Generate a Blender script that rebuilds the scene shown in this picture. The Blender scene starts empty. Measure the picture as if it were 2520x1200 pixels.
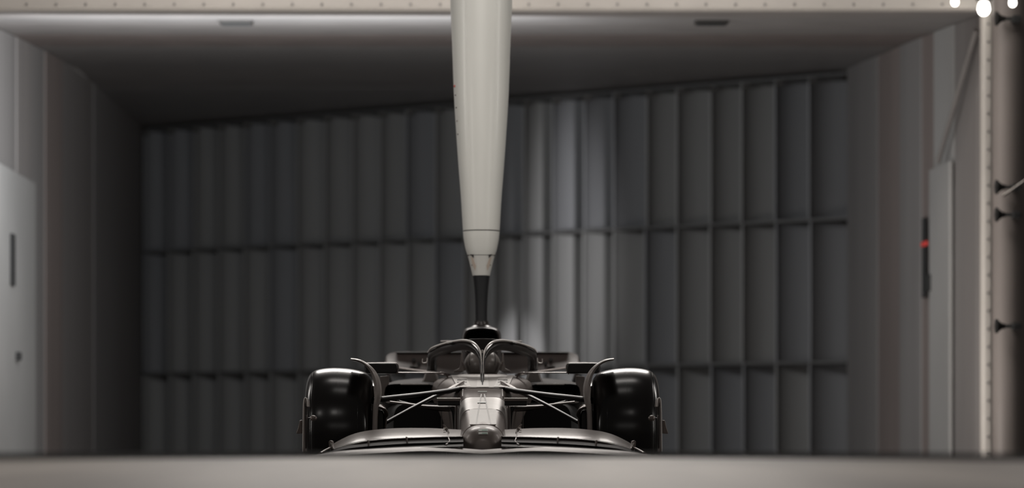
import bpy, bmesh, math, random
from mathutils import Vector, Matrix
random.seed(7)
S = bpy.context.scene
COL = S.collection
F = 8772.0            # focal length in pixels of the 2520 px wide frame
CX, HY, CZ = 1187.0, 1080.0, 0.193   # car axis column, horizon row, camera height

# ---------------------------------------------------------------- camera
cd = bpy.data.cameras.new('camera'); cam = bpy.data.objects.new('camera', cd); COL.objects.link(cam)
cam.location = (0, 0, CZ); cam.rotation_euler = (math.pi/2, 0, 0)
cd.sensor_width = 36; cd.lens = F*36/2520
cd.shift_x = (1260-CX)/2520; cd.shift_y = (HY-600)/2520
cd.clip_end = 100
cd.dof.use_dof = True; cd.dof.focus_distance = 11.9; cd.dof.aperture_fstop = 2.7
S.camera = cam
# ---------------------------------------------------------------- world, view, lights
w = bpy.data.worlds.new('world'); S.world = w; w.use_nodes = True
w.node_tree.nodes['Background'].inputs[0].default_value = (1.0, .93, .88, 1)
w.node_tree.nodes['Background'].inputs[1].default_value = .05
S.view_settings.view_transform = 'Standard'; S.view_settings.look = 'None'
S.view_settings.exposure = 0.0; S.view_settings.gamma = 1.0; S.view_settings.use_curve_mapping = False
def area(name, loc, target, sx, sy, power, col=(1, .95, .9)):
    l = bpy.data.lights.new(name, 'AREA'); l.shape = 'RECTANGLE'; l.size = sx; l.size_y = sy
    l.energy = power; l.color = col
    o = bpy.data.objects.new(name, l); COL.objects.link(o); o.location = loc
    d = Vector(target)-Vector(loc); o.rotation_euler = d.to_track_quat('-Z', 'Y').to_euler()
    return o
def spot(name, loc, target, power, size, blend=.3, rad=.05, col=(1, .95, .9)):
    l = bpy.data.lights.new(name, 'SPOT'); l.energy = power; l.spot_size = math.radians(size)
    l.spot_blend = blend; l.shadow_soft_size = rad; l.color = col
    o = bpy.data.objects.new(name, l); COL.objects.link(o); o.location = loc
    d = Vector(target)-Vector(loc); o.rotation_euler = d.to_track_quat('-Z', 'Y').to_euler()
    return o
area('ceiling_softbox', (0, 16.0, 2.9), (0, 12.2, .2), 2.8, .9, 120)
area('front_softbox', (0, 11.4, 3.3), (0, 11.8, 0), 1.0, .4, 2)
spot('strut_spot', (-.7, 8.6, 3.0), (0, 13.6, 1.65), 260, 24, .6, .35)
spot('strut_spot_b', (.8, 8.6, 3.0), (0, 13.6, 1.65), 170, 24, .6, .35)
area('side_light_left', (-2.3, 13.0, 1.7), (0, 11.6, .3), .3, 1.0, 9)
area('side_light_right', (2.3, 13.0, 1.7), (0, 11.6, .3), .3, 1.0, 9)
area('mouth_light', (0, 15.6, 3.0), (0, 17.0, 1.6), 4.4, .3, 24)
area('duct_fill', (-1.0, 17.2, 1.85), (-1.4, 25, .9), 2.6, .12, 52, (.93, .97, 1))  # added unseen fill facing down the duct to brighten the vanes
area('floor_bounce_fill', (0, 16.4, .03), (0, 17.6, 2.2), 4.0, .3, 46)  # added hidden uplight standing in for light bounced off the floor
area('wall_light_right', (.9, 15.4, 2.6), (2.6, 17.4, .6), .8, .5, 3)
area('wall_light_left', (-.9, 15.4, 2.6), (-2.6, 17.6, .8), .8, .5, 5)
area('floor_light', (0, 4.4, 1.7), (0, 4.4, 0), 2.4, 3.0, 15)
area('column_fill', (1.75, 16.35, 1.2), (2.5, 16.62, 1.1), .2, 2.6, 2.2)  # added unseen fill that lights the column from its left
vs = spot('deck_spot', (0, 6.2, 2.6), (0, 6.2, .15), 26, 24, 1.0, .05); vs.scale = (1, .7, 1)
area('overhead_strip', (0, 12.7, 3.2), (0, 12.7, 0), 1.6, .3, 8)
vs = spot('vane_spot', (1.5, 17.4, 1.1), (.55, 23.8, 1.3), 900, 25, 1.0, .1, (.98, .98, 1)); vs.scale = (.24, 1, 1)
vs = spot('vane_spot_low', (1.0, 17.4, .35), (.22, 24.1, .72), 1500, 7.0, 1.0, .03, (.97, .97, 1)); vs.scale = (.5, 1, 1)
spot('nose_fill', (0, 7.6, .95), (0, 11.25, .215), 45, 3.2, .8, .08)  # added frontal fill to brighten the nose tip stickers
area('flank_light_left', (-3.0, 10.6, .95), (0, 11.5, .3), .35, 1.3, 9)
area('flank_light_right', (3.0, 10.6, .95), (0, 11.5, .3), .35, 1.3, 9)
spot('lamp_low', (-2.0, 8.6, 2.6), (-.55, 12, .3), 9, 12, .3, .04)
spot('lamp_low_b', (-.45, 8.6, 2.6), (-.55, 12, .3), 9, 12, .3, .04)
spot('lamp_low_c', (.5, 8.6, 2.6), (.55, 12, .3), 4, 12, .3, .06)

# ---------------------------------------------------------------- materials
def mat(name, col, rough=.5, metal=0., coat=0., noise=0., nscale=8., bump=0., stretch=(1, 1, 1), col2=None, emit=0., spec=.5, coat_rough=.1):
    m = bpy.data.materials.new(name); m.use_nodes = True
    nt = m.node_tree; b = nt.nodes['Principled BSDF']
    b.inputs['Base Color'].default_value = (*col, 1)
    b.inputs['Roughness'].default_value = rough; b.inputs['Metallic'].default_value = metal
    b.inputs['Coat Weight'].default_value = coat; b.inputs['Coat Roughness'].default_value = coat_rough
    b.inputs['Specular IOR Level'].default_value = spec
    if noise or bump:
        tc = nt.nodes.new('ShaderNodeTexCoord'); mp = nt.nodes.new('ShaderNodeMapping')
        mp.inputs['Scale'].default_value = stretch
        n = nt.nodes.new('ShaderNodeTexNoise'); n.inputs['Scale'].default_value = nscale; n.inputs['Detail'].default_value = 5
        nt.links.new(tc.outputs['Object'], mp.inputs['Vector']); nt.links.new(mp.outputs[0], n.inputs['Vector'])
        if noise:
            r = nt.nodes.new('ShaderNodeValToRGB')
            c2 = col2 or tuple(c*(1-noise) for c in col)
            r.color_ramp.elements[0].position = .35; r.color_ramp.elements[1].position = .65
            r.color_ramp.elements[0].color = (*c2, 1); r.color_ramp.elements[1].color = (*col, 1)
            nt.links.new(n.outputs['Fac'], r.inputs[0]); nt.links.new(r.outputs[0], b.inputs['Base Color'])
        if bump:
            bp = nt.nodes.new('ShaderNodeBump'); bp.inputs['Strength'].default_value = bump; bp.inputs['Distance'].default_value = .01
            nt.links.new(n.outputs['Fac'], bp.inputs['Height']); nt.links.new(bp.outputs[0], b.inputs['Normal'])
    if emit:
        b.inputs['Emission Color'].default_value = (*col, 1); b.inputs['Emission Strength'].default_value = emit
    return m
M = {
 'paint': mat('bronze_grey_paint', (.185, .152, .137), .40, .4, .15, noise=.12, nscale=14),
 'paint_lite': mat('pale_satin_film_and_lit_top', (.40, .37, .345), .42, .25, .1, noise=.08, nscale=20),
 'panel_film': mat('pale_panel_film', (.50, .47, .44), .5, .1, 0, noise=.06, nscale=30),
 'paint_dark': mat('dark_bronze_paint', (.030, .023, .021), .3, .1, .2, noise=.2, nscale=12),
 'wing_brown': mat('dull_brown_panel', (.042, .031, .028), .55, 0, 0, noise=.1, nscale=6),
 'carbon': mat('black_carbon', (.007, .0055, .005), .28, 0, .2, noise=.3, nscale=60),
 'void': mat('matt_black_inlet_and_shade', (.004, .003, .003), .9),
 'tyre': mat('black_rubber', (.006, .0048, .0045), .22, 0, .1, noise=.25, nscale=5, stretch=(14, 1, 1), coat_rough=.3),
 'tip': mat('matt_bronze_tip', (.18, .15, .135), .5, .3, .1, noise=.08, nscale=14),
 'halo': mat('dark_bronze_tube', (.020, .016, .0145), .36, .1, .1, noise=.2, nscale=12),
 'pod': mat('dull_brown_pod', (.030, .023, .021), .7, 0, 0, noise=.2, nscale=8, spec=.15),
 'arm': mat('matt_bronze_arm', (.017, .013, .012), .46, 0, 0, noise=.2, nscale=30),
 'flap': mat('satin_grey_flap', (.24, .208, .192), .46, .3, .1, noise=.15, nscale=25, bump=.02),
 'helmet': mat('satin_grey_helmet', (.21, .185, .17), .4, .1, .15, noise=.1, nscale=12),
 'bright': mat('bright_satin_edge_and_highlight', (.86, .81, .77), .3, 0, .3, noise=.05, nscale=20),
 'steel': mat('bright_steel', (.62, .58, .54), .22, 1),
 'white': mat('white_enamel', (.74, .735, .69), .42, 0, .15, noise=.04, nscale=3, stretch=(5, 5, 1)),
 'white_b': mat('offwhite_enamel', (.70, .69, .65), .45, 0, .1, noise=.04, nscale=4),
 'tan': mat('bare_tan_facet', (.60, .50, .42), .6, noise=.1, nscale=10),
 'black': mat('gloss_black_neck', (.007, .008, .010), .5, 0, 0, noise=.1, nscale=10),
 'label': mat('white_sticker', (.85, .88, .84), .5, noise=.02, nscale=10),
 'label_ink': mat('green_sticker_ink', (.45, .62, .52), .5, noise=.02, nscale=10),
 'red': mat('red_dot', (.42, .09, .07), .5, noise=.05, nscale=10),
 'screw': mat('dark_screw', (.05, .03, .025), .4, .5, noise=.1, nscale=10),
 'seam': mat('dark_seam', (.05, .045, .042), .7, noise=.1, nscale=10),
 'wall': mat('tunnel_wall_paint', (.30, .277, .268), .55, 0, 0, noise=.12, nscale=1.2, stretch=(3, 3, .25), bump=.05),
 'wall_b': mat('tunnel_wall_paint_brownish', (.27, .225, .21), .6, 0, 0, noise=.15, nscale=1.5, stretch=(3, 3, .25)),
 'wall_c': mat('tunnel_wall_paint_grey', (.30, .283, .277), .5, 0, 0, noise=.1, nscale=1.5, stretch=(3, 3, .25)),
 'door': mat('pale_door_paint', (.42, .41, .40), .45, 0, 0, noise=.08, nscale=1.5),
 'lip': mat('cream_lip_paint', (.62, .575, .53), .5, 0, 0, noise=.08, nscale=3),
 'vane': mat('grey_vane_metal', (.30, .295, .29), .6, 0, 0, noise=.15, nscale=1.5, stretch=(2, 2, .3)),
 'vane_b': mat('bluish_vane_metal', (.26, .26, .27), .6, 0, 0, noise=.15, nscale=1.5, stretch=(2, 2, .3)),
 'divider': mat('dull_divider_plate', (.13, .127, .125), .7, noise=.1, nscale=3),
 'dark': mat('dark_gap', (.03, .03, .03), .7, noise=.1, nscale=5),
 'rubber': mat('black_rubber_edge', (.012, .011, .010), .8, noise=.1, nscale=5),
 'deck': mat('blotchy_deck_plate', (.62, .56, .50), .5, 0, 0, noise=.5, nscale=2.6, stretch=(1.5, .13, 1), col2=(.24, .21, .20), spec=.08),  # noise mixes pale and darker blotches, stretched in depth
 'road': mat('rolling_road_belt', (.08, .075, .072), .5, noise=.2, nscale=3),
 'column': mat('warm_grey_column', (.22, .19, .175), .5, .1, noise=.1, nscale=2),
 'lamp': mat('lamp_glow', (1, .96, .88), .5, emit=6),
 'indicator': mat('red_indicator', (.7, .06, .05), .5, emit=.15),
}
r_ = [n for n in M['deck'].node_tree.nodes if n.type == 'VALTORGB'][0]
r_.color_ramp.elements[0].position = .40; r_.color_ramp.elements[1].position = .62
# ---------------------------------------------------------------- helpers
def P(px, py, Y): return Vector(((px-CX)*Y/F, Y, CZ+(HY-py)*Y/F))
def sz(n, Y): return n*Y/F
def tag(o, label=None, cat=None, group=None, kind=None):
    for k, v in (('label', label), ('category', cat), ('group', group), ('kind', kind)):
        if v: o[k] = v
    return o
def empty(name, loc, **k):
    o = bpy.data.objects.new(name, None); COL.objects.link(o); o.location = loc; o.empty_display_size = .1
    return tag(o, **k)
def mk(name, verts, faces, m, parent=None, smooth=True, bevel=0., label=None, sub=0, mirror=1):
    me = bpy.data.meshes.new(name)
    vs = [(v[0]*mirror, v[1], v[2]) for v in verts]
    me.from_pydata(vs, [], faces); me.update()
    bm = bmesh.new(); bm.from_mesh(me); bmesh.ops.remove_doubles(bm, verts=bm.verts, dist=1e-6)
    bmesh.ops.recalc_face_normals(bm, faces=bm.faces); bm.to_mesh(me); bm.free()
    me.materials.append(M[m] if isinstance(m, str) else m)
    o = bpy.data.objects.new(name, me); COL.objects.link(o)
    if smooth:
        for p in me.polygons: p.use_smooth = True
        me.set_sharp_from_angle(angle=math.radians(38))
    if bevel:
        b = o.modifiers.new('bevel', 'BEVEL'); b.width = bevel; b.segments = 2; b.limit_method = 'ANGLE'; b.angle_limit = math.radians(35)
        b.harden_normals = smooth
    if sub:
        s = o.modifiers.new('subd', 'SUBSURF'); s.levels = s.render_levels = sub
    if parent:
        o.parent = parent
        if parent.type == 'EMPTY': o.matrix_parent_inverse = Matrix.Translation(-parent.location)
    if label: o['label'] = label
    return o
def box_vf(a, b):
    x0, y0, z0 = a; x1, y1, z1 = b
    v = [(x, y, z) for x in (x0, x1) for y in (y0, y1) for z in (z0, z1)]
    f = [(0, 1, 3, 2), (4, 6, 7, 5), (0, 4, 5, 1), (2, 3, 7, 6), (0, 2, 6, 4), (1, 5, 7, 3)]
    return v, f
def box(name, a, b, m, parent=None, bevel=0., **k):
    v, f = box_vf(a, b); return mk(name, v, f, m, parent, smooth=bevel > 0, bevel=bevel, **k)
def loft(rings, cap0=True, cap1=True, closed=True):
    n = len(rings[0]); v = [p for r in rings for p in r]; f = []
    for i in range(len(rings)-1):
        for j in range(n if closed else n-1):
            a = i*n+j; b = i*n+(j+1) % n
            f.append((a, b, b+n, a+n))
    if cap0: f.append(tuple(range(n))[::-1])
    if cap1: f.append(tuple(range((len(rings)-1)*n, len(rings)*n)))
    return v, f
def cat(pts, n):   # catmull-rom through rows of numbers
    out = []
    for i in range(len(pts)-1):
        p0 = pts[max(i-1, 0)]; p1 = pts[i]; p2 = pts[i+1]; p3 = pts[min(i+2, len(pts)-1)]
        for k in range(n):
            t = k/n
            out.append([.5*(2*b+(c-a)*t+(2*a-5*b+4*c-d)*t*t+(-a+3*b-3*c+d)*t**3) for a, b, c, d in zip(p0, p1, p2, p3)])
    out.append(list(pts[-1])); return out
def tube(path, m, name, parent=None, seg=14, steps=5, label=None, mirror=1, up=(0, 1, 0)):
    """path rows: px, py, Y, ru(px, across), rv(px, along up vector)"""
    rows = cat([tuple(r) for r in path], steps) if steps > 1 else path
    pts = [P(r[0], r[1], r[2]) for r in rows]; rings = []
    for i, r in enumerate(rows):
        t = (pts[min(i+1, len(pts)-1)]-pts[max(i-1, 0)]).normalized()
        u = Vector(up); u = (u-t*u.dot(t)).normalized(); s = t.cross(u)
        a = sz(r[3], r[2]); b = sz(r[4], r[2])
        rings.append([pts[i]+s*(a*math.cos(q*2*math.pi/seg))+u*(b*math.sin(q*2*math.pi/seg)) for q in range(seg)])
    v, f = loft(rings); return mk(name, v, f, m, parent, label=label, mirror=mirror)
def prism(pts, Y0, Y1, m, name, parent=None, bevel=.002, label=None, mirror=1, Yref=None):
    """closed outline in photo rows/columns at depth Yref, given real thickness from Y0 to Y1"""
    Yr = Yref or Y0
    q = [P(a, b, Yr) for a, b in pts]
    v, f = loft([[Vector((p.x, Y0, p.z)) for p in q], [Vector((p.x, Y1, p.z)) for p in q]])
    return mk(name, v, f, m, parent, bevel=bevel, label=label, mirror=mirror)
def sect(Y, cx, hw, top, bot, n, k=40, nb=None):
    """super-ellipse ring at depth Y (pixel measures)"""
    out = []; cy = top+(bot-top)*.5
    for i in range(k):
        a = 2*math.pi*i/k; c, s = math.cos(a), math.sin(a)
        e = n if s >= 0 else (nb or n)
        x = cx+hw*math.copysign(abs(c)**(2/e), c); y = cy-(cy-top)*math.copysign(abs(s)**(2/e), s)
        out.append(P(x, y, Y))
    return out
def body(rows, m, name, parent=None, steps=4, k=40, label=None, cap0=True, cap1=True, mirror=1):
    rr = cat([tuple(r) for r in rows], steps) if steps > 1 else rows
    v, f = loft([sect(r[0], r[1], r[2], r[3], r[4], max(r[5], 2), k) for r in rr], cap0, cap1)
    return mk(name, v, f, m, parent, label=label, mirror=mirror)
def wing(st, m, name, parent=None, steps=4, camber=.18, label=None, mirror=1, both=False):
    """stations: px, LE row, TE row, Y_le, Y_te, thickness px"""
    rr = cat([tuple(r) for r in st], steps)
    if both: rr = rr + [[2*CX-r[0]]+list(r[1:]) for r in reversed(rr[:-1])]
    rings = []
    for px, yl, yt, Yl, Yt, th in rr:
        a = P(px, yl, Yl); b = P(px, yt, Yt); d = b-a; L = d.length; d.normalize()
        nrm = Vector((0, -d.z, d.y)); t = sz(th, Yl)
        top, bot = [], []
        N = 9
        for i in range(N+1):
            u = i/N; c = -camber*L*4*u*(1-u)*.5
            h = t*(2.6*math.sqrt(u)*(1-u)*.55+.12*(1-u)+.08)
            q = a+d*(u*L)+nrm*c
            top.append(q+nrm*h*.5); bot.append(q-nrm*h*.5)
        rings.append(top+bot[::-1])
    v, f = loft(rings); return mk(name, v, f, m, parent, label=label, mirror=mirror)
def lathe(profile, centre, axis, m, name, parent=None, seg=48, label=None, closed=False):
    """profile: (along axis, radius)"""
    ax = {'X': (Vector((1, 0, 0)), Vector((0, 1, 0)), Vector((0, 0, 1))), 'Y': (Vector((0, 1, 0)), Vector((1, 0, 0)), Vector((0, 0, 1))), 'Z': (Vector((0, 0, 1)), Vector((1, 0, 0)), Vector((0, 1, 0)))}[axis]
    rings = [[Vector(centre)+ax[0]*h+ax[1]*(r*math.cos(2*math.pi*j/seg))+ax[2]*(r*math.sin(2*math.pi*j/seg)) for j in range(seg)] for h, r in profile]
    v, f = loft(rings, not closed, not closed)
    if closed:
        n = seg; L = (len(rings)-1)*n
        f += [(L+j, L+(j+1) % n, (j+1) % n, j) for j in range(n)]
    return mk(name, v, f, m, parent, label=label)

# ================================================================ SETTING
fl = box('floor', (-4.2, 1.0, -.05), (4.2, 27.2, 0), 'road'); tag(fl, kind='structure', label='dark rolling road floor under the racing car model')
# raised near deck with a rounded far edge
def deckY(x): return 7.5-1.15*(x/.9)**2 if abs(x) < 1.5 else 7.5-1.15*(1.5/.9)**2
N = 60; xs = [-2.4+4.8*i/N for i in range(N+1)]
def deck_edge(x): return max(2.2, 7.5-1.15*(x/.9)**2) if abs(x) < 1.9 else 2.2
top_z = .1555
v = []; f = []
poly = [(x, deck_edge(x)) for x in xs]+[(2.4, 1.2), (-2.4, 1.2)]
v, f = loft([[Vector((x, y, .001)) for x, y in poly], [Vector((x, y, top_z)) for x, y in poly]])
dk = mk('floor', v, f, 'deck', smooth=False); tag(dk, kind='structure', label='blurred pale deck plate across the bottom of the view')
rings = []
for x in xs:
    y = deck_edge(x); rings.append([Vector((x, y-.09, top_z+.0005)), Vector((x, y+.03, top_z+.0005)), Vector((x, y+.03, top_z+.008)), Vector((x, y-.05, top_z+.012))])
v, f = loft(rings); tr = mk('trim_1', v, f, 'rubber', smooth=False); tag(tr, kind='structure', label='black rubber edge along the far side of the pale deck')

# collector duct ------------------------------------------------
def wallX_r(Y): return 2.43-(.185/5)*(Y-17)
def wallX_l(Y): return -2.49
def Y_at(px, side):
    lo, hi = 15.0, 30.0
    for _ in range(50):
        mid = (lo+hi)/2
        x = CX+(wallX_r(mid) if side > 0 else wallX_l(mid))*F/mid
        if (x > px) == (side > 0): lo = mid
        else: hi = mid
    return (lo+hi)/2
def ceilZ(Y):
    t = [(16.9, 2.035), (18, 2.10), (20, 2.2), (21.9, 2.275), (21.91, 2.285), (27, 2.285)]
    for (a, b), (c, d) in zip(t, t[1:]):
        if Y <= c: return CZ+b+(d-b)*(Y-a)/(c-a)
    return CZ+2.285
def wall_panels(side, root, cuts, mats, offs, z1f):
    fx = wallX_r if side > 0 else wallX_l
    for i in range(len(cuts)-1):
        a, b = cuts[i], cuts[i+1]; g = .006; o = offs[i]*side
        x0, x1 = fx(a)-o*.5, fx(b)-o*.5; th = .06*side
        vv = []
        for (x, Y) in ((x0, a+g), (x1, b-g), (x1+th, b-g), (x0+th, a+g)):
            vv.append((x, Y))
        v, f = loft([[Vector((x, Y, 0.002)) for x, Y in vv], [Vector((x, Y, z1f(Y)-.002)) for x, Y in vv]])
        mk('panel', v, f, mats[i], root, smooth=False, bevel=.004)
def backing(name, side, Y1, label):
    fx = wallX_r if side > 0 else wallX_l
    vv = [(fx(17.0)+.065*side, 17.0), (fx(Y1)+.065*side, Y1), (fx(Y1)+.1*side, Y1), (fx(17.0)+.1*side, 17.0)]
    v, f = loft([[Vector((x, Y, 0.001)) for x, Y in vv], [Vector((x, Y, ceilZ(Y))) for x, Y in vv]])
    o = mk(name, v, f, 'dark', smooth=False); return tag(o, kind='structure', label=label)
wr = backing('wall_right', 1, 21.94, 'right side wall of the tunnel duct behind the car')
wl = backing('wall_left', -1, 26.9, 'left side wall of the tunnel duct behind the car')
pxr = [2438, 2405, 2350, 2300, 2268, 2215, 2160, 2087]
cr = [17.0]+[Y_at(p, 1) for p in pxr[1:-1]]+[21.94]
wall_panels(1, wr, cr, ['wall', 'wall', 'door', 'wall_b', 'wall_c', 'wall_b', 'wall_c'], [0, .004, .012, 0, .006, 0, .004], ceilZ)
pxl = [0, 40, 75, 110, 152, 230, 290, 345]
cl = [17.0, 17.6]+[Y_at(p, -1) for p in pxl[1:-1]]+[26.9]
wall_panels(-1, wl, cl, ['wall', 'wall_c', 'wall', 'wall_c', 'wall_b', 'wall', 'wall_c', 'wall'], [0, 0, .006, 0, .01, 0, .005, 0], ceilZ)
# ceiling of the duct
cuts = [17.0, 17.55, 18.0, 18.9, 20.0, 21.905, 23.2, 25, 26.95]
cm = ['wall', 'wall_c', 'wall', 'wall_b', 'wall_c', 'wall', 'wall_c', 'wall']
co = tag(box('ceiling', (-2.6, 17.0, CZ+2.40), (2.55, 21.9, CZ+2.44), 'dark'), kind='structure', label='ceiling of the tunnel duct')
co2 = tag(box('ceiling', (-2.6, 21.92, CZ+2.40), (4.0, 27.0, CZ+2.44), 'dark'), kind='structure', label='ceiling over the turning vanes')
for i in range(len(cuts)-1):
    a, b = cuts[i]+.005, cuts[i+1]-.005
    pr = [(a, ceilZ(a)), (b, ceilZ(b)), (b, ceilZ(b)+.05), (a, ceilZ(a)+.05)]
    v, f = loft([[Vector((-2.5, y, z)) for y, z in pr], [Vector((2.45, y, z)) for y, z in pr]])
    mk('panel', v, f, cm[i], co if b < 21.95 else co2, smooth=False, bevel=.004)
# back wall closing the duct beyond the vanes
tag(box('wall_back', (-2.6, 27.0, 0), (4.1, 27.1, 3.0), 'dark'), kind='structure', label='dark end of the duct behind the turning vanes')
# lips
def lip(name, a, b, label):
    o = box(name, a, b, 'lip', None, bevel=.02); tag(o, kind='structure', label=label); return o
lr = lip('trim_2', (wallX_r(17)-.060, 16.9, 0), (wallX_r(17)-.006, 17.0, CZ+2.14), 'bright upright flange at the mouth of the duct on the right')
lt = lip('trim_3', (-2.46, 16.9, CZ+2.035), (wallX_r(17)-.062, 17.0, CZ+2.14), 'cream flange along the top of the duct mouth')
ll = lip('trim_4', (wallX_l(17)-.008, 16.9, 0), (wallX_l(17)+.03, 17.0, CZ+2.03), 'upright flange at the mouth of the duct on the left')
rv = None
def rivet(loc, parent, r=.007, axis='Y', m='wall'):
    return lathe([(-.004, r), (-.006, r*.8), (-.007, 0.0005)], loc, axis, m, 'rivet', parent, seg=10)
r0 = rivet((0, 0, 0), lr)
me_r = r0.data; bpy.data.objects.remove(r0)
def put_rivet(loc, parent):
    o = bpy.data.objects.new('rivet', me_r); COL.objects.link(o); o.location = loc; o.parent = parent
for i in range(26): put_rivet((wallX_r(17)-.033, 16.9, .12+.085*i), lr)
for i in range(33): put_rivet((-2.3+.14*i, 16.9, CZ+2.06), lt)

# dark ceiling vents
for k, x0 in enumerate((540, 1710)):
    Y = 17.8; a = P(x0, 50, Y); b = P(x0+82, 50, Y)
    t = empty('air_vent', ((a.x+b.x)/2, Y, ceilZ(Y)), label='thin dark slot vent in the duct ceiling, '+('left of the white strut' if k == 0 else 'right of the white strut'), cat='vent', group='ceiling slot vents')
    box('frame', (a.x, Y-.07, ceilZ(17.73)-.012), (b.x, Y+.07, ceilZ(17.87)+.02), 'seam', t, .004)
    for j in range(5):
        box('slat', (a.x+.012, Y-.055+.025*j, ceilZ(17.73)-.016), (b.x-.012, Y-.045+.025*j, ceilZ(17.73)-.0125), 'dark', t)
# access doors in the side walls
def door(side, Ya, Yb, name, label):
    fx = wallX_r if side > 0 else wallX_l
    pr = [(fx(Ya)-.014*side, Ya), (fx(Yb)-.014*side, Yb), (fx(Yb)-.034*side, Yb), (fx(Ya)-.034*side, Ya)]
    v, f = loft([[Vector((x, y, .03)) for x, y in pr], [Vector((x, y, 1.60)) for x, y in pr]])
    o = mk(name, v, f, 'door', None, smooth=False, bevel=.006); return tag(o, kind='structure', label=label)
dl = door(-1, 17.2, Y_at(73, -1), 'door_1', 'pale access door low in the left duct wall')
dr = door(1, Y_at(2352, 1), Y_at(2302, 1), 'door_2', 'pale access door low in the right duct wall')
def wall_strip(side, px0, px1, y0, y1, m, name, parent=None, out=.05, label=None):
    fx = wallX_r if side > 0 else wallX_l
    a, b = sorted((Y_at(px0, side), Y_at(px1, side))); Yc = (a+b)/2
    z0 = CZ+(HY-y1)*Yc/F; z1 = CZ+(HY-y0)*Yc/F
    pr = [(fx(a)-.035*side if parent == dl else fx(a)-.013*side, a), (fx(b)-.035*side if parent == dl else fx(b)-.013*side, b)]
    pr += [(fx(b)-out*side, b), (fx(a)-out*side, a)]
    v, f = loft([[Vector((x, y, z0)) for x, y in pr], [Vector((x, y, z1)) for x, y in pr]])
    return mk(name, v, f, m, parent, smooth=False, bevel=.004, label=label)
wall_strip(-1, 8, 17, 575, 702, 'dark', 'handle', dl, .046)
wall_strip(-1, 22, 28, 866, 886, 'dark', 'latch', dl, .055)
gp = empty('signal_bar', (wallX_r(18.9)-.02, 18.9, CZ+.75), label='dark upright signal bar with a small red light on the right duct wall', cat='signal bar')
wall_strip(1, 2278, 2287, 535, 732, 'dark', 'housing', gp, .022)
wall_strip(1, 2278, 2290, 594, 606, 'indicator', 'red_light', gp, .026, label='small red light')
hb = wall_strip(1, 2298, 2307, 676, 716, 'dark', 'door_handle', dr, .045)
# thin stay running down to the right access door
a = Vector((wallX_r(17.25)-.03, 17.25, CZ+1.98)); b = Vector((wallX_r(18.25)-.05, 18.25, CZ+1.42))
def rod(a, b, r, m, name, parent=None, seg=10, label=None):
    a = Vector(a); b = Vector(b); t = (b-a).normalized(); u = t.orthogonal().normalized(); s = t.cross(u)
    v, f = loft([[c+u*(r*math.cos(q*2*math.pi/seg))+s*(r*math.sin(q*2*math.pi/seg)) for q in range(seg)] for c in (a, b)])
    return mk(name, v, f, m, parent, label=label)
tag(rod(a, b, .014, 'wall', 'door_stay'), label='thin pale diagonal stay above the right access door', cat='stay')

# turning vane cascade --------------------------------------------
A = Vector((2.245, 22.0)); B = Vector((-2.455, 26.0))
NV = 24
tv = empty('turning_vane_cascade', (0, 24, 0), label='grey cascade of tall curved turning vanes across the far end of the duct', cat='turning vanes')
zs = [(0.0, .66), (.68, 1.545), (1.565, 2.44)]
def vane_mesh(z0, z1, m):
    pts = [(-.012, -.012), (.0, .012)]
    for k in range(9):
        a = math.radians(28+7.2*k); pts.append((.30*(math.cos(math.radians(28))-math.cos(a)), .03+.30*(math.sin(a)-math.sin(math.radians(28)))))
    pts.append((.34, .20))
    out = [(x, y) for x, y in pts]; th = .010
    inn = []
    for i, (x, y) in enumerate(pts):
        x0, y0 = pts[max(i-1, 0)]; x1, y1 = pts[min(i+1, len(pts)-1)]
        d = Vector((x1-x0, y1-y0)).normalized(); inn.append((x-d.y*th, y+d.x*th))
    ring = out+inn[::-1]
    v, f = loft([[Vector((x, y, z0)) for x, y in ring], [Vector((x, y, z1)) for x, y in ring]])
    o = mk('vane', v, f, m); me = o.data; bpy.data.objects.remove(o); return me
vm = {(k, m): vane_mesh(z0, z1, m) for k, (z0, z1) in enumerate(zs) for m in ('vane', 'vane_b')}
random.seed(3)
for k in range(3):
    for i in range(NV):
        t = (i+1)/(NV); p = A+(B-A)*t
        m = 'vane' if random.random() > .3 else 'vane_b'
        if i == 0: m = 'vane_b'
        o = bpy.data.objects.new('vane', vm[(k, m)]); COL.objects.link(o); o.parent = tv
        o.matrix_parent_inverse = Matrix.Translation(-tv.location)
        o.location = (p.x+random.uniform(-.008, .008), p.y, 0); o.rotation_euler = (0, 0, random.uniform(-.02, .10))
for z0, z1 in ((.661, .679), (1.546, 1.564), (2.441, 2.455)):
    B = Vector((-2.455, 26.0)); d = (B-A).normalized(); nrm = Vector((-d.y, d.x))
    q = [A-d*.0-Vector((0, .03)), A+Vector((0, .45)), B+Vector((0, .45)), B-Vector((0, .03))]
    v, f = loft([[Vector((p.x, p.y, z0)) for p in q], [Vector((p.x, p.y, z1)) for p in q]])
    mk('divider_plate', v, f, 'divider', tv, smooth=False)
for i in range(NV):
    p = A+(B-A)*((i+1)/NV)
    if i < NV:
        o = box('bracket', (p.x-.02, p.y-.035, 2.40), (p.x+.03, p.y-.012, 2.439), 'seam', tv)

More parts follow.
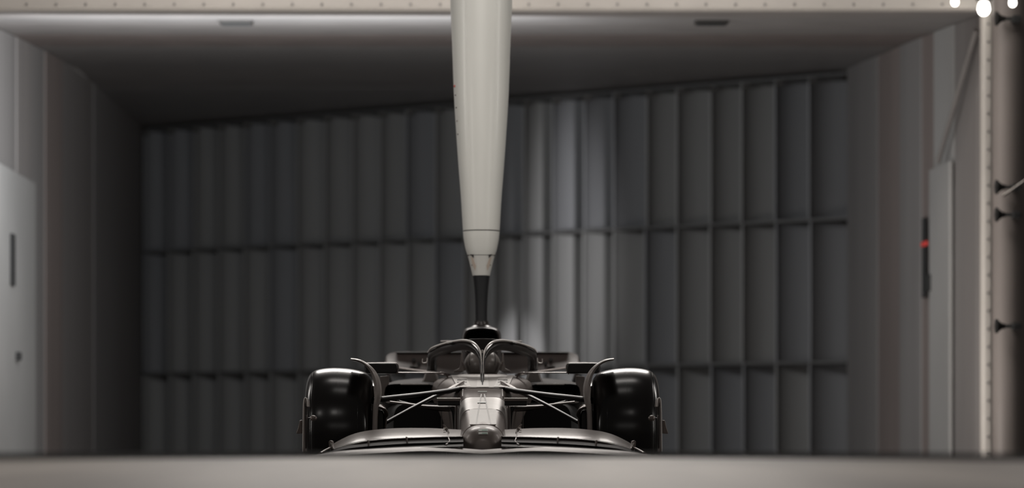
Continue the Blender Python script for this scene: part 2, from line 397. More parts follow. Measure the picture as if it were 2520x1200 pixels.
# plenum on the right of the duct mouth
tag(box('wall_right', (2.9, 17.6, 0), (4.2, 17.7, 3.4), 'dark'), kind='structure', label='dark plenum wall at the right edge of the view')
colm = empty('steel_column', (2.456, 16.60, 0), label='round warm grey steel column at the right edge of the view', cat='column')
lathe([(0, .080), (3.3, .080)], (2.456, 16.60, 0), 'Z', 'column', 'shaft', colm, seg=40)
lathe([(0, .10), (.02, .10), (.03, .088)], (2.456, 16.60, 0), 'Z', 'column', 'base_flange', colm, seg=40)
for k, (yy, lab) in enumerate(((46, 'black clamp knob on the column, topmost, beside the bright lamp'), (460, 'black clamp knob on the column, upper of the close pair'), (528, 'black clamp knob on the column, lower of the close pair'), (802, 'black clamp knob on the column, lowest of the four'))):
    Y = 16.47; c = P(2447, yy, Y)
    t = empty('clamp_knob', c, label=lab, cat='knob', group='clamp knobs on the column')
    lathe([(0, .010), (.004, .032), (.014, .034), (.02, .026), (.034, .014), (.05, .011)], c, 'X', 'rubber', 'grip', t, seg=20)
    lathe([(.05, .008), (.125, .008)], c, 'X', 'dark', 'spindle', t, seg=12)
    lathe([(0, .016), (.01, .016), (.02, .011)], c+Vector((.09, 0, 0)), 'X', 'dark', 'lock_nut', t, seg=6)
    box('bracket', tuple(c+Vector((.085, -.012, -.016))), tuple(c+Vector((.12, .06, .016))), 'dark', t, .003)
tag(rod(P(2468, 482, 16.36), P(2545, 428, 16.36), .006, 'steel', 'brace_rod'), label='thin pale diagonal rod in front of the column', cat='rod')
for k, (px, py, r, lab) in enumerate(((2350, 4, .018, 'small bright lamp above the duct mouth, leftmost of three'), (2421, 20, .030, 'large bright lamp at the top corner of the duct mouth'), (2492, 6, .018, 'small bright lamp at the top, rightmost of three'))):
    Y = 16.75 if px < 2450 else 16.35; c = P(px, py, Y)
    t = empty('lamp', c, label=lab, cat='lamp', group='lamps at the top right corner')
    lathe([(-r*1.2, .0005), (-r*1.15, r*.4), (-r*.8, r*.8), (-r*.2, r), (r*.6, r*.85), (r*1.1, r*.6)], c, 'Z', 'lamp', 'bulb', t, seg=24)
    lathe([(r*1.0, r*.7), (r*1.1, r*1.2), (r*1.9, r*1.2), (r*2.2, r*.5)], c, 'Z', 'rubber', 'lamp_holder', t, seg=24)

# ================================================================ MODEL SUPPORT STRUT
YS = 13.60
st = empty('support_strut', P(1184.5, 790, YS), label='tall white tapering streamlined support strut holding the racing car model from above', cat='strut')
def foil(py, hw, chord, cy=YS, cx=1184.3, k=44, sharp=1.0):
    """horizontal streamlined section at photo row py"""
    c = P(cx, py, YS); a = sz(hw, YS); out = []
    for i in range(k):
        q = 2*math.pi*i/k; s = math.sin(q); co_ = math.cos(q)
        y = -co_*.5*chord if co_ > 0 else -co_*.9*chord
        x = a*math.copysign(abs(s)**(1.0 if co_ > 0 else 1.2), s)
        out.append(Vector((c.x+x, cy+y, c.z)))
    return out
def foils(rows, m, name, parent, steps=5, **k):
    rr = cat([tuple(r) for r in rows], steps)
    v, f = loft([foil(r[0], r[1], r[2]) for r in rr]); return mk(name, v, f, m, parent, **k)
sh = foils([(567, 45.2, .15), (480, 50.5, .17), (400, 56.7, .19), (250, 66.5, .22), (120, 71.5, .24), (0, 76.5, .26), (-150, 82, .28), (-520, 92, .30), (-1000, 100, .32)], 'white', 'shroud', st)
foils([(569.5, 44.6, .149), (567.4, 44.6, .149)], 'seam', 'joint_ring', st, steps=1)
foils([(628, 33.6, .120), (615, 38, .130), (600, 41.2, .138), (585, 43.8, .145), (569.6, 45.2, .15)], 'white', 'lower_fairing', st)
foils([(629.4, 33.2, .119), (628.1, 33.2, .119)], 'seam', 'joint_ring', st, steps=1)
cone = foils([(678, 21.5, .085), (665, 24.5, .093), (650, 28, .103), (638, 31, .112), (629.5, 33.5, .119)], 'white_b', 'end_cone', st)
foils([(789.8, 14.8, .072), (770, 14.8, .070), (740, 15.6, .070), (715, 17.2, .074), (695, 19, .078), (678.4, 21, .083)], 'black', 'neck', st)
def on_cone(px, py, hw, chord):      # Y of the strut surface at a photo column and row
    a = min(.98, abs(px-1184.3)/hw); return YS-.5*chord*math.sqrt(1-a*a)
for s in (-1, 1):
    def Q(dx, py, hw, ch, off=.0015):
        Yv = on_cone(1184.3+s*dx, py, hw, ch)-off; p = P(1184.3+s*dx, py, YS); return Vector((p.x, Yv, p.z))
    tri = [Q(28, 626.5, 34.2, .1205, .003), Q(18, 627.5, 34, .12, .003), Q(19, 636.5, 31.4, .113, .003)]
    inner = [Vector((p.x, p.y+.012, p.z)) for p in tri]
    v, f = loft([tri, inner]); mk('vent', v, f, 'seam', cone, smooth=False)
    fac = [Q(26, 631, 33, .118, .002), Q(19.5, 637.5, 31.2, .113, .002), Q(13, 655, 26.9, .100, .002), Q(15, 667, 24.1, .092, .002), Q(21, 655, 26.9, .100, .002)]
    v, f = loft([fac, [Vector((p.x, p.y+.008, p.z)) for p in fac]]); mk('facet', v, f, 'tan', cone, smooth=False, label='tan bare facet')
for k, (px, py, r, m) in enumerate(((1119.4, 214, 3.2, 'red'), (1121, 236, 1.8, 'screw'), (1123, 267, 1.8, 'screw'), (1125, 300, 1.8, 'screw'), (1127, 332, 1.8, 'screw'), (1152.3, 628.5, 1.5, 'screw'), (1216.5, 628.5, 1.5, 'screw'), (1161, 653, 1.2, 'screw'), (1207, 653, 1.2, 'screw'))):
    lut = [(0, 76.5, .26), (120, 71.5, .24), (250, 66.5, .22), (400, 56.7, .19), (567, 45.2, .15), (628, 33.6, .12), (678, 21.5, .085)]
    for (a, b, c), (d, e, g) in zip(lut, lut[1:]):
        if a <= py <= d: hw = b+(e-b)*(py-a)/(d-a); ch = c+(g-c)*(py-a)/(d-a)
    p = P(px, py, YS); p.y = on_cone(px, py, hw, ch)
    lathe([(-.006, sz(r, YS)*.6), (-.004, sz(r, YS)), (.004, sz(r, YS))], p, 'Y', m, 'screw', st, seg=12, label='red marker dot' if m == 'red' else None)

# ================================================================ RACING CAR MODEL
car = empty('racing_car', (0, 12.9, 0), label='dark bronze open-wheel racing car scale model seen head-on, hanging under the white strut', cat='racing car')
# --- wheels
def wheel(s, Yc, xo, xi, R, front=True):
    """xo, xi : outer and inner columns of the tyre on the left of the photo"""
    X0 = P(xo, 0, Yc).x*-1; X1 = P(xi, 0, Yc).x*-1; wd = X0-X1
    c = Vector((s*X1, Yc, R)); prof = []
    for u, r in ((.02, .60), (.0, .72), (.01, .80), (.045, .87), (.10, .92), (.20, .956), (.35, .985), (.5, .998), (.62, 1.0), (.74, .990), (.84, .970), (.895, .948), (.903, .936), (.912, .938), (.955, .89), (.985, .82), (1.0, .74), (.985, .60)):
        prof.append((u, r))
    # smooth only between given points
    pp = cat(prof, 3)
    wh = empty_part = lathe([(s*u*wd, r*R) for u, r in pp], c, 'X', 'tyre', 'wheel', car, seg=96, label='black slick front tyre and wheel' if front else None)
    rimp = [(.12, .0005), (.12, .12), (.16, .2), (.10, .5), (.03, .6)]
    for side in (0, 1):
        lathe([(s*wd*((u) if side == 0 else 1-u), r*R) for u, r in rimp], c, 'X', 'carbon', 'rim', wh, seg=40)
    lathe([(s*wd*.985, .05*R), (s*wd*.995, .055*R), (s*wd*1.01, .04*R), (s*wd*1.012, .0005)], c, 'X', 'steel', 'wheel_nut', wh, seg=6)
    # moulded crown and shoulder lines
    for u, r in ((.5, .9985), (.20, .9565), (.135, .932)):
        lathe([(s*wd*(u-.0012), r*R-.001), (s*wd*(u-.0012), r*R+.0004), (s*wd*(u+.0012), r*R+.0004), (s*wd*(u+.0012), r*R-.001)], c, 'X', 'carbon', 'mould_line', wh, seg=96, closed=True)
    return wh
for s in (-1, 1):
    wf = wheel(s, 12.0, 755, 917, .2165)
    wheel(s, 14.2, 818, 966, .2165, False)
# --- nose and chassis
nose = body([(11.196, 1188.5, 8, 1088, 1140, 2.2), (11.198, 1188.5, 24, 1076, 1145, 2.3), (11.21, 1188.5, 37, 1064, 1148, 2.4), (11.232, 1188.5, 46, 1054.5, 1150, 2.5), (11.262, 1188.5, 50.7, 1048.5, 1150, 2.5), (11.29, 1188.5, 52.3, 1046, 1150, 2.5), (11.32, 1188.5, 53.5, 1045, 1150, 2.5)], 'tip', 'nose_tip', car, k=56)
mid = body([(11.325, 1188.5, 54.5, 1042.5, 1150, 2.5), (11.42, 1188.5, 55.5, 1033, 1150, 2.7), (11.56, 1188.5, 56.5, 1020, 1150, 3.2), (11.72, 1188.5, 57.5, 1006, 1150, 4.0)], 'paint', 'nose_cone', car, k=56)
body([(11.725, 1188.5, 57.7, 1005, 1150, 4.4), (11.86, 1188.5, 58.5, 990, 1150, 4.8), (12.0, 1188.5, 60, 976.5, 1150, 5.2)], 'paint_lite', 'nose_upper', car, k=56, label='paler film-covered nose section')
body([(12.005, 1188.5, 60.3, 976, 1150, 5.2), (12.035, 1188.2, 61.5, 966, 1148, 5.4), (12.062, 1188, 63, 955, 1146, 5.6)], 'paint', 'nose_root', car, k=56)
ch = body([(12.07, 1187.5, 66, 953, 1145, 5.0), (12.2, 1187.5, 70, 948, 1140, 4.2), (12.4, 1187.2, 84, 940, 1120, 3.6), (12.65, 1187, 104, 930, 1060, 3.2), (12.9, 1187, 124, 921.5, 1015, 2.9), (13.0, 1187, 127, 920, 1010, 2.9)], 'paint', 'chassis', car, k=56)
# cockpit surround
body([(13.02, 1187, 96, 921, 1050, 3.0), (13.3, 1187, 88, 914, 1050, 3), (13.5, 1187, 70, 905, 1050, 3)], 'carbon', 'cockpit', car, k=40)
for s in (-1, 1):
    prism([(1116, 915), (1120, 910), (1130, 906), (1133, 896), (1135, 868), (1138, 868), (1140, 915)], 13.3, 13.36, 'flap', 'headrest', car, .003, mirror=-s)
# stripe films and seams on the nose (thin sheets lying on the slope)
def topY(py):   # depth of the top skin at a photo row
    t = [(1045, 11.32), (1033, 11.42), (1020, 11.56), (1006, 11.72), (990, 11.86), (976.5, 12.0), (966, 12.035), (955, 12.062), (953, 12.07), (948, 12.2), (940, 12.4), (930, 12.65), (921.5, 12.9)]
    for (a, b), (c, d) in zip(t, t[1:]):
        if py >= c: return b+(d-b)*(a-py)/(a-c)
    return 12.9
def decal(pts, m, name, parent, lift=.0012, label=None, thick=.0012):
    """thin sheet on the nose top; outline split in rows so it follows the slope"""
    (xa0, xa1, ya), (xb0, xb1, yb) = pts; n = 8; r = []
    for i in range(n+1):
        t = i/n; y = ya+(yb-ya)*t; x0 = xa0+(xb0-xa0)*t; x1 = xa1+(xb1-xa1)*t; Y = topY(y)
        a = P(x0, y, Y); b = P(x1, y, Y); u = Vector((0, -.5, .85))
        r.append([a+u*lift, b+u*lift, b+u*(lift-thick*2.5), a+u*(lift-thick*2.5)])
    v, f = loft(r); return mk(name, v, f, m, parent, smooth=False, label=label)
decal([(1156, 1221, 1044), (1156, 1221, 1006.5)], 'panel_film', 'panel', mid, label='pale rectangular nose panel')
decal([(1176, 1198.5, 965.5), (1176, 1198.5, 963)], 'label', 'sticker', car, .003, thick=.0003)
decal([(1175, 1196, 992), (1175, 1196, 989.8)], 'label', 'sticker', car, .003, thick=.0003)
decal([(1170, 1174, 1043), (1183, 1186, 970)], 'helmet', 'cable', car, .0016, thick=.0004, label='darker taped cable line, left')
decal([(1205, 1209, 1043), (1190.5, 1193.5, 970)], 'helmet', 'cable', car, .0016, thick=.0004, label='darker taped cable line, right')
for x in (1137, 1236): decal([(x, x+2.2, 975), (x+(1 if x < 1187 else -1), x+(1 if x < 1187 else -1)+2.2, 957)], 'bright', 'edge_glint', car, .0015)  # reflections along the nose root edges, painted as pale strips
decal([(1126, 1250, 952.3), (1110, 1264, 923)], 'paint_lite', 'lit_top', ch, .001, label='chassis top painted paler as lit')  # pale sheet that paints in the lit look of the chassis top
decal([(1173, 1203, 952.5), (1176, 1200, 923)], 'panel_film', 'stripe', ch, .002, label='pale stripe ahead of cockpit')
for s in (-1, 1):
    decal([(1187+s*28, 1187+s*38, 952), (1187+s*42, 1187+s*62, 924)], 'panel_film', 'stripe', ch, .0018, label='pale slanting stripe')
    for yy in (935.5, 941):
        decal([(1187+s*38, 1187+s*62, yy+.5), (1187+s*38, 1187+s*62, yy-.5)], 'seam', 'seam', ch, .003)
def tipY(py):
    t = [(1045, 11.32), (1048.5, 11.262), (1054.5, 11.232), (1064, 11.21), (1076, 11.198)]
    for (a, b), (c, d) in zip(t, t[1:]):
        if py <= c: return b+(d-b)*(py-a)/(c-a)
for yy in (1057.5, 1065):
    for (x0, x1, h, m, nm, off) in ((1177.5, 1200.5, 2.5, 'label', 'sticker', .004), (1186, 1199, 1.2, 'label_ink', 'sticker_print', .0050)):
        r = []
        for y in (yy-h, yy+h):
            Y = tipY(y)-off; a = P(x0, y, Y); b = P(x1, y, Y); r.append([a, b, b+Vector((0, .004, 0)), a+Vector((0, .004, 0))])
        v, f = loft(r); mk(nm, v, f, m, nose, smooth=False)
# shoulder bulges where the upper arms enter
for s in (-1, 1):
    tube([(1096, 964, 12.1, 5, 9), (1106, 960, 12.12, 7, 14), (1116, 955, 12.2, 8, 24), (1124, 951, 12.3, 6, 24)], 'paint', 'arm_fairing', car, mirror=s)
# --- nose side camera pods
for s in (-1, 1):
    cp = prism([(1076, 980), (1133, 980), (1133, 997), (1077, 997)], 11.75, 11.87, 'carbon', 'camera_pod', car, .003, mirror=-s, Yref=11.75)
    prism([(1075, 980), (1134, 980), (1134, 986.5), (1075, 986.5)], 11.74, 11.86, 'paint', 'top_plate', cp, .0015, mirror=-s, Yref=11.75)
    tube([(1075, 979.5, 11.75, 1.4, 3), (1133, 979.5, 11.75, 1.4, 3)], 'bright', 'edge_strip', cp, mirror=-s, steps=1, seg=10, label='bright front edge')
# --- suspension arms (elliptic struts)
for s in (-1, 1):
    m_ = -s
    tube([(1122, 957, 12.1, 6, 22), (1095, 962, 12.08, 6, 20), (1030, 970, 12.04, 5.5, 20), (965, 978, 12.0, 6.5, 20), (915, 987, 12.0, 9, 18)], 'arm', 'upper_arm', car, mirror=m_)
    tube([(1118, 959, 12.3, 5, 18), (1085, 968, 12.25, 5, 16), (1020, 1000, 12.12, 4.5, 14), (948, 1040, 12.02, 5, 12)], 'arm', 'push_rod', car, mirror=m_)
    tube([(955, 988, 12.14, 3.2, 12), (1000, 993, 12.18, 3.2, 14), (1045, 999, 12.22, 4, 14), (1118, 1005, 12.3, 8, 16)], 'flap', 'rear_upper_arm', car, mirror=m_)
    tube([(980, 986, 12.3, 2.5, 10), (1055, 1004, 12.35, 4, 10), (1120, 1008, 12.4, 5, 10)], 'arm', 'steering_arm', car, mirror=m_)
    tube([(1125, 1060, 12.1, 6, 20), (1040, 1072, 12.05, 6, 20), (925, 1080, 12.0, 6, 18)], 'carbon', 'lower_arm', car, mirror=m_)
    prism([(1105, 1003), (1113, 1000), (1130, 1000), (1130, 1060), (1116, 1060), (1112, 1015)], 12.2, 12.3, 'carbon', 'arm_bracket', car, .004, mirror=m_)
    # brake drum and scoop
    sc = tube([(922, 1001, 11.9, 3, 14), (934, 1001, 11.9, 4, 16), (944, 1006, 11.92, 4, 18), (949, 1016, 11.95, 3.5, 18), (949, 1040, 11.97, 3, 16), (945, 1066, 11.98, 2.5, 12)], 'paint', 'brake_duct', car, mirror=m_)
    prism([(918, 1006), (942, 1008), (946, 1020), (946, 1060), (918, 1060)], 11.96, 12.1, 'carbon', 'brake_drum', car, .006, mirror=m_)
    prism([(912, 948), (919, 948), (921, 978), (912, 978)], 11.98, 12.08, 'paint', 'upright_tab', car, .003, mirror=m_)
    # curved wheel deflector
    rows = cat([(863, 882.5, 2.3), (878, 885, 3.2), (893, 891, 4), (907, 902, 4.8), (918, 917, 6), (925, 935, 7), (928, 955, 7.5), (928, 975, 6.8), (924, 1000, 5.8), (922, 1030, 5.2), (921, 1064, 5)], 4)
    L_, R_ = [], []
    for i, r in enumerate(rows):
        a = rows[max(i-1, 0)]; b = rows[min(i+1, len(rows)-1)]
        d = Vector((b[0]-a[0], b[1]-a[1])).normalized()
        L_.append((r[0]-d.y*r[2]*.95, r[1]+d.x*r[2]*.95)); R_.append((r[0]+d.y*r[2]*.95, r[1]-d.x*r[2]*.95))
    ro = []
    for (lx, ly), (rx, ry), q in zip(L_, R_, rows):
        Yf = 11.80; Yb = 12.05
        a = P(lx, ly, Yf); b = P(rx, ry, Yf); mm = (a+b)/2
        ro.append([a+Vector((0, .006, 0)), mm+Vector((0, -.004, 0)), b+Vector((0, .006, 0)), b+Vector((0, .2, 0)), a+Vector((0, .2, 0))])
    v, f = loft(ro); mk('wheel_deflector', v, f, 'flap', car, mirror=m_)
# --- sidepods
for s in (-1, 1):
    m_ = -s
    # inlet: outline ring then black throat
    def rr(x0, x1, y0, y1, n, Y, k=36): return sect(Y, (x0+x1)/2, (x1-x0)/2, y0, y1, n, k)
    v, f = loft([rr(945, 1072, 944, 984, 4.5, 12.92), rr(943, 1074, 942, 986, 4.5, 12.93), rr(941, 1096, 940, 990, 4.2, 12.98), rr(940, 1100, 937, 1010, 4, 13.15), rr(944, 1104, 933, 1040, 3.5, 13.5), rr(975, 1110, 930, 1060, 3, 14.0), rr(1040, 1130, 940, 1070, 2.6, 14.5)], cap0=False)
    sp = mk('sidepod', v, f, 'pod', car, mirror=m_)
    v, f = loft([rr(945, 1072, 944, 984, 4.5, 12.92), rr(948, 1069, 947, 981, 4.5, 12.925), rr(952, 1066, 950, 978, 4, 13.05)], cap0=False)
    mk('inlet', v, f, 'void', sp, mirror=m_)
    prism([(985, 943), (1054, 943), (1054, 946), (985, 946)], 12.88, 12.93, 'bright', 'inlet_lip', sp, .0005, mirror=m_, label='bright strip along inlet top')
    prism([(935, 926), (957, 924), (957, 944), (949, 953), (945, 968), (951, 986), (935, 986)], 12.86, 12.875, 'flap', 'sidepod_vane', sp, .001, mirror=m_)
    # undercut body, painted black for the shade there, and floor fences
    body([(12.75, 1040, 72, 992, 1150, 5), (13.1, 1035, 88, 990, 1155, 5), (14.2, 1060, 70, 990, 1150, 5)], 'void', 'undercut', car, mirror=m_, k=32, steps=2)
    for xx in (1085, 1103):
        prism([(xx, 1010), (xx+12, 1008), (xx+14, 1130), (xx+2, 1130)], 12.6, 12.72, 'paint_dark', 'floor_fence', car, .003, mirror=m_)
    # mirrors
    mi = prism([(897, 896), (902, 893), (972, 893), (978, 896), (980, 902), (979, 914), (975, 919), (904, 919), (898, 914)], 12.72, 12.80, 'carbon', 'mirror', car, .006, mirror=m_, Yref=12.75)
    tube([(898, 893.5, 12.75, 1.5, 6), (930, 892.5, 12.75, 1.5, 6), (968, 892.5, 12.75, 1.6, 6), (977, 895, 12.75, 1.8, 6), (980, 902, 12.75, 1.8, 6), (979, 912, 12.75, 1.8, 6), (974, 920, 12.75, 1.8, 6)], 'paint', 'mirror_frame', mi, mirror=m_)
    tube([(978, 916.5, 12.78, 2, 10), (1020, 916.5, 12.8, 1.9, 10), (1080, 917, 12.85, 1.9, 10), (1093, 918, 12.87, 2, 10), (1100, 925, 12.9, 2, 10)], 'paint', 'mirror_stay', car, mirror=m_)
    prism([(898, 900), (902, 900), (902, 925), (898, 925)], 12.9, 12.94, 'paint', 'mirror_fin', car, .002, mirror=m_)
# underfloor
box('underfloor', (-.47, 12.5, .02), (.47, 14.35, .035), 'carbon', car, .003)
# --- halo
for s in (-1, 1):
    tube([(1060, 944, 13.3, 13, 20), (1062, 925, 13.3, 12.5, 20), (1063, 902, 13.28, 12, 20), (1063, 884, 13.22, 12, 20), (1070, 869, 13.15, 12, 20), (1091, 859.5, 13.02, 11.5, 20), (1118, 853, 12.9, 11.5, 20), (1142, 850.5, 12.8, 11.8, 20), (1159, 853.5, 12.73, 11.5, 18), (1171, 862, 12.69, 9, 16), (1178.5, 874, 12.66, 6, 14), (1182.5, 890, 12.64, 3.8, 14), (1184, 912, 12.60, 3.0, 14), (1185.2, 940, 12.5, 2.4, 14), (1186, 958, 12.3, 2, 12)], 'halo', 'halo_arm', car, seg=24, mirror=-s)
    prism([(1047, 912), (1072, 912), (1078, 932), (1084, 946), (1034, 946), (1042, 930)], 13.06, 13.5, 'helmet', 'halo_foot', car, .008, mirror=-s)
    # pale bead painted in for the highlight along the halo top
    tube([(1055, 864, 13.12, 2.0, 5), (1064, 855.5, 13.05, 2.6, 6), (1090, 846, 12.96, 2.9, 8), (1118, 839.8, 12.84, 3.2, 9), (1142, 837.3, 12.74, 3.3, 9), (1162, 841.5, 12.68, 3.0, 8), (1175, 852, 12.65, 2.4, 6), (1182, 866, 12.61, 1.8, 5), (1184.5, 888, 12.56, 1.0, 5), (1184.5, 918, 12.53, .9, 5)], 'bright', 'halo_highlight', car, seg=10, mirror=-s, label='painted highlight along the halo')
    tube([(1040, 882, 13.1, 1, 3), (1040, 892, 13.1, 1, 3), (1050, 891, 13.1, 1.6, 3), (1052, 880, 13.1, 1.4, 3)], 'bright', 'probe_bracket', car, mirror=-s)
prism([(1100, 843), (1122, 837.5), (1145, 833.5), (1165, 831.5), (1187, 831), (1209, 831.5), (1229, 833.5), (1252, 837.5), (1274, 843), (1232, 845), (1212, 848), (1199, 857), (1191, 870), (1188, 885), (1186, 885), (1183, 870), (1175, 857), (1162, 848), (1142, 845)], 12.82, 12.86, 'halo', 'halo_web', car, .004, Yref=12.75)
tube([(1187.3, 862, 12.54, 1.5, 3), (1187.3, 900, 12.5, 1.3, 3), (1187.3, 930, 12.4, 1.4, 3), (1187.3, 956, 12.12, 1.8, 3)], 'carbon', 'centre_pylon', car, seg=10)
for yy in (864, 889): 
    a = P(1184.6, yy-4, 12.52); b = P(1189.4, yy+4, 12.52)
    box('pylon_clip', (a.x, 12.525, b.z), (b.x, 12.54, a.z), 'steel', car, .001)
# --- helmet
hc = P(1187, 897, 13.15); hr = sz(45, 13.15); rings = []
for i in range(1, 18):
    a = math.pi*i/18; z = math.cos(a); r = math.sin(a)**.85
    rings.append([Vector((hc.x+hr*r*math.cos(2*math.pi*j/32)*(1 if z > 0 else .98), hc.y+hr*1.1*r*math.sin(2*math.pi*j/32), hc.z+hr*.82*z)) for j in range(32)])
v, f = loft(rings); hm = mk('driver_helmet', v, f, 'helmet', car, label='rounded grey dummy driver helmet behind the halo')
for s in (-1, 1):
    tube([(1158, 866, 13.05, .9, 2), (1155, 880, 13.02, .9, 2), (1156, 898, 13.01, .9, 2)], 'carbon', 'visor_line', hm, mirror=-s)
    tube([(1138, 890, 13.1, 2.5, 5), (1140, 897, 13.1, 3.2, 6), (1143, 910, 13.1, 3.5, 8)], 'paint', 'visor_pivot', hm, mirror=-s)
# --- airbox and engine cover
v, f = loft([sect(13.44, 1185, 41, 810, 872, 3.6), sect(13.435, 1185, 44, 807, 874, 3.8), sect(13.45, 1185, 47, 804.5, 876, 3.8), sect(13.52, 1185, 49, 803, 880, 3.8), sect(13.8, 1185, 49, 803, 960, 3.2), sect(14.2, 1185, 46, 822, 985, 2.8), sect(14.6, 1186, 34, 860, 1000, 2.4)], cap0=False)
ab = mk('airbox', v, f, 'paint_dark', car)
v, f = loft([sect(13.44, 1185, 41, 810, 872, 3.6), sect(13.5, 1185, 40, 811, 870, 3.4), sect(13.62, 1185, 36, 814, 866, 3)], cap0=False)
mk('air_intake', v, f, 'void', ab)
foils([(808, 34, .115), (804, 27, .105), (800, 21, .09), (796, 19, .082), (790, 18, .08)], 'paint_dark', 'strut_collar', car, steps=3)
tcam = box('camera_bar', tuple(P(1085, 847, 13.62)), tuple(P(1284, 838.5, 13.62)+Vector((0, .05, 0))), 'paint_dark', car, .002)
box('top_plate', tuple(P(1084, 840, 13.61)), tuple(P(1285, 837.5, 13.61)+Vector((0, .05, 0))), 'bright', tcam, .001)
# --- rear wing
rw = wing([(947, 896, 889, 14.47, 14.50, 3), (950, 898, 878, 14.46, 14.51, 4), (957, 899, 870.5, 14.45, 14.52, 4), (968, 900, 867, 14.45, 14.52, 4), (985, 903, 866, 14.45, 14.52, 4), (1020, 908, 866, 14.45, 14.52, 4), (1060, 914, 866, 14.45, 14.52, 4), (1120, 920, 866, 14.45, 14.52, 4), (1187, 922, 866, 14.45, 14.52, 4)], 'wing_brown', 'rear_wing', car, both=True, camber=.08)
tube([(975, 866.5, 14.51, 1.6, 8), (1080, 866.2, 14.51, 1.6, 8), (1187, 866.2, 14.51, 1.6, 8)], 'carbon', 'gurney_flap', rw)
tube([(975, 866.5, 14.51, 1.6, 8), (1080, 866.2, 14.51, 1.6, 8), (1187, 866.2, 14.51, 1.6, 8)], 'carbon', 'gurney_flap', rw, mirror=-1)
for s in (-1, 1):
    prism([(946, 890), (952, 893), (966, 940), (968, 1010), (960, 1010), (956, 945)], 14.4, 14.62, 'paint_dark', 'endplate', rw, .004, mirror=-s, Yref=14.45)
    for (px, py, r) in ((1018, 884, 4), (1031, 893, 4)):
        lathe([(-.001, sz(r, 14.4)), (.03, sz(r, 14.4))], Vector((P(px, py, 14.42).x*-s, 14.458 if py < 890 else 14.448, P(px, py, 14.42).z)), 'Y', 'carbon', 'roundel', rw, seg=20)
    prism([(1008, 899.5), (1026, 901), (1026, 903), (1008, 901.5)], 14.443, 14.46, 'carbon', 'dark_mark', rw, .0005, mirror=-s, Yref=14.4)
    tube([(958, 901, 14.3, 2, 10), (1000, 908, 14.2, 3, 12), (1045, 914, 14.1, 3, 12), (1100, 922, 14.0, 3, 12)], 'paint', 'beam_wing', car, mirror=-s)
# --- front wing
fw = wing([(812, 1108, 1100, 11.42, 11.5, 3), (820, 1103.5, 1092, 11.36, 11.50, 4), (835, 1098, 1083, 11.32, 11.50, 5), (865, 1090, 1069, 11.29, 11.50, 6), (900, 1084, 1060, 11.27, 11.5, 6), (950, 1079, 1054.5, 11.26, 11.5, 6), (1000, 1076.5, 1052.5, 11.25, 11.5, 6), (1060, 1074.5, 1053, 11.25, 11.5, 6), (1100, 1073.5, 1055, 11.25, 11.5, 6), (1140, 1073, 1057, 11.25, 11.5, 6)], 'flap', 'front_wing', car, camber=.2, both=False)
wing([(812, 1108, 1100, 11.42, 11.5, 3), (820, 1103.5, 1092, 11.36, 11.50, 4), (835, 1098, 1083, 11.32, 11.50, 5), (865, 1090, 1069, 11.29, 11.50, 6), (900, 1084, 1060, 11.27, 11.5, 6), (950, 1079, 1054.5, 11.26, 11.5, 6), (1000, 1076.5, 1052.5, 11.25, 11.5, 6), (1060, 1074.5, 1053, 11.25, 11.5, 6), (1100, 1073.5, 1055, 11.25, 11.5, 6), (1140, 1073, 1057, 11.25, 11.5, 6)], 'flap', 'upper_flap', fw, camber=.2, mirror=-1)
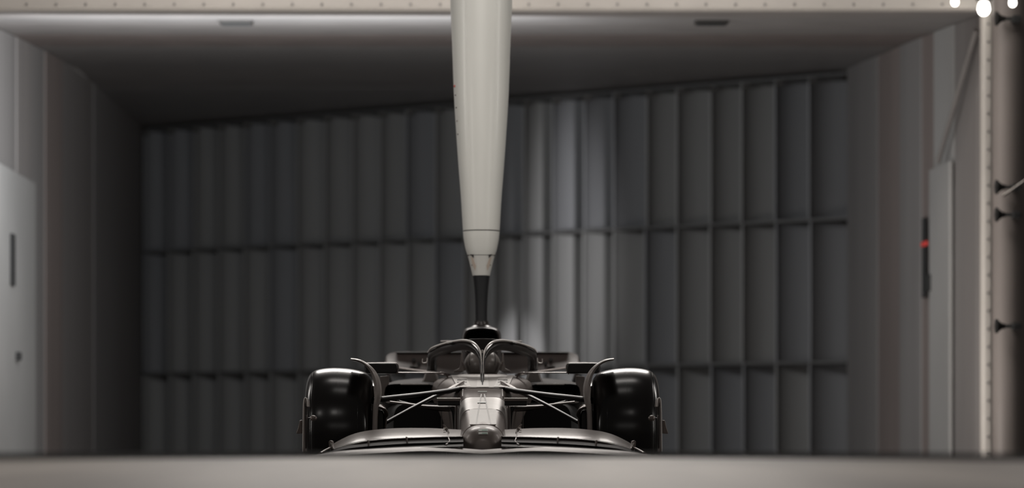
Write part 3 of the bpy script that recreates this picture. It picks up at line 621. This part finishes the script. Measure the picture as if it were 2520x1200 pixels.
for s in (-1, 1):
    m_ = -s
    wing([(812, 1112, 1106, 11.2, 11.34, 3), (850, 1104, 1093, 11.16, 11.31, 4), (900, 1098, 1085, 11.14, 11.29, 5), (950, 1094, 1080, 11.13, 11.28, 5), (1000, 1091, 1077.5, 11.13, 11.27, 5), (1060, 1089, 1075.5, 11.13, 11.27, 5), (1140, 1087, 1074, 11.13, 11.27, 5)], 'pod', 'middle_flap', fw, camber=.1, mirror=m_)
    wing([(800, 1117, 1112, 11.1, 11.22, 3), (850, 1112, 1104, 11.05, 11.18, 4), (950, 1106, 1097, 11.03, 11.15, 5), (1060, 1101, 1092, 11.03, 11.15, 5), (1140, 1098, 1089, 11.03, 11.15, 5)], 'pod', 'lower_flap', fw, camber=.05, mirror=m_)
    wing([(760, 1126, 1120, 10.98, 11.1, 4), (830, 1120, 1110, 10.95, 11.08, 5), (930, 1114, 1103.5, 10.93, 11.06, 6), (1060, 1109, 1099, 10.92, 11.05, 6), (1187, 1116, 1106, 10.92, 11.05, 6)], 'flap', 'main_plane', fw, camber=.03, mirror=m_)
    # pale beads painted in for light caught on the leading edges
    for row, Yv, nm in (([(822, 1104), (850, 1095.3), (900, 1085.2), (950, 1080), (1000, 1077.3), (1060, 1075.2), (1137, 1073.5)], 11.24, 'flap_highlight'), ([(850, 1112.5), (950, 1106.5), (1020, 1102), (1098, 1098)], 11.03, 'flap_highlight')):
        tube([(x, y, Yv, 1.0, 1.6) for x, y in row], 'bright', nm, fw, seg=8, mirror=m_, label='painted highlight on the leading edge')
    for x, y in ((907, 1084), (1001, 1076)):
        prism([(x-2, y-2), (x+1, y-2), (x+3, y+13), (x, y+13)], 11.14, 11.27, 'paint', 'slot_bracket', fw, .0008, mirror=m_, Yref=11.2)
    ad = prism([(1089, 1044), (1092, 1042.5), (1102, 1054), (1106, 1065), (1104, 1067), (1096, 1059)], 11.36, 11.42, 'paint', 'flap_adjuster', fw, .001, mirror=m_)
    for k in range(3): prism([(1090.5, 1052+k*5), (1097, 1052+k*5), (1098, 1054+k*5), (1091, 1054+k*5)], 11.33, 11.37, 'steel', 'adjuster_bolt', fw, .0005, mirror=m_)
    tube([(1102, 1060, 11.3, 1.5, 3), (1103, 1073, 11.26, 1.6, 3), (1106, 1084, 11.2, 1.8, 3), (1102, 1090, 11.14, 2, 3), (1096, 1095, 11.1, 2.5, 4)], 'paint', 'adjuster_link', fw, mirror=m_, seg=10)
    prism([(809, 1085), (813, 1083), (818, 1085), (818, 1094), (820, 1104), (812, 1106), (810, 1098)], 11.3, 11.4, 'paint', 'flap_pivot', fw, .002, mirror=m_)
    tube([(814, 1088, 11.28, 1.2, 2), (817, 1098, 11.28, 1.6, 2), (815, 1104, 11.28, 1.4, 2)], 'steel', 'pivot_pin', fw, mirror=m_, seg=8)
    tube([(815, 1100, 11.3, 2, 6), (800, 1108, 11.25, 3, 10), (785, 1117, 11.2, 4, 10)], 'paint', 'flap_tip', fw, mirror=m_)
    # endplate with winglet and tyre sensor
    ep = prism([(744.5, 1108), (745.5, 1010), (746.5, 985), (749, 978), (753, 978), (757, 985), (758.5, 1000), (753, 1000), (752, 990), (750.5, 990), (750, 1010), (749.5, 1080), (751, 1110), (748, 1114)], 11.36, 11.48, 'flap', 'front_endplate', fw, .0012, mirror=m_, Yref=11.36)
    prism([(750, 1000), (756, 1000), (754, 1040), (752, 1110), (749.5, 1110)], 11.37, 11.47, 'paint_dark', 'endplate_inner', fw, .001, mirror=m_, Yref=11.4)
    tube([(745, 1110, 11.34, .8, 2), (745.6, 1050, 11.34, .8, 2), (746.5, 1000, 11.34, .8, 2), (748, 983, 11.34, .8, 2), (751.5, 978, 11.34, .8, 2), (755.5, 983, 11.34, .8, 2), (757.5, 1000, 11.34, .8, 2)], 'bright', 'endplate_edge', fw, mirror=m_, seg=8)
    prism([(745, 1033), (738, 1034), (735, 1050), (730, 1064), (731, 1067), (745, 1066)], 11.38, 11.5, 'paint', 'dive_plane', fw, .002, mirror=m_, Yref=11.4)
    c = P(770.5, 1028.5, 11.55); c.x *= m_
    lathe([(-.011, .0005), (-.010, .004), (-.006, .008), (0, .010), (.006, .0085), (.011, .005), (.013, .0005)], c, 'X', 'paint', 'tyre_sensor', fw, seg=20)
    tube([(752, 1028.5, 11.55, 1.8, 2), (768, 1028.5, 11.55, 1.8, 2)], 'carbon', 'sensor_stalk', fw, mirror=m_, steps=1)
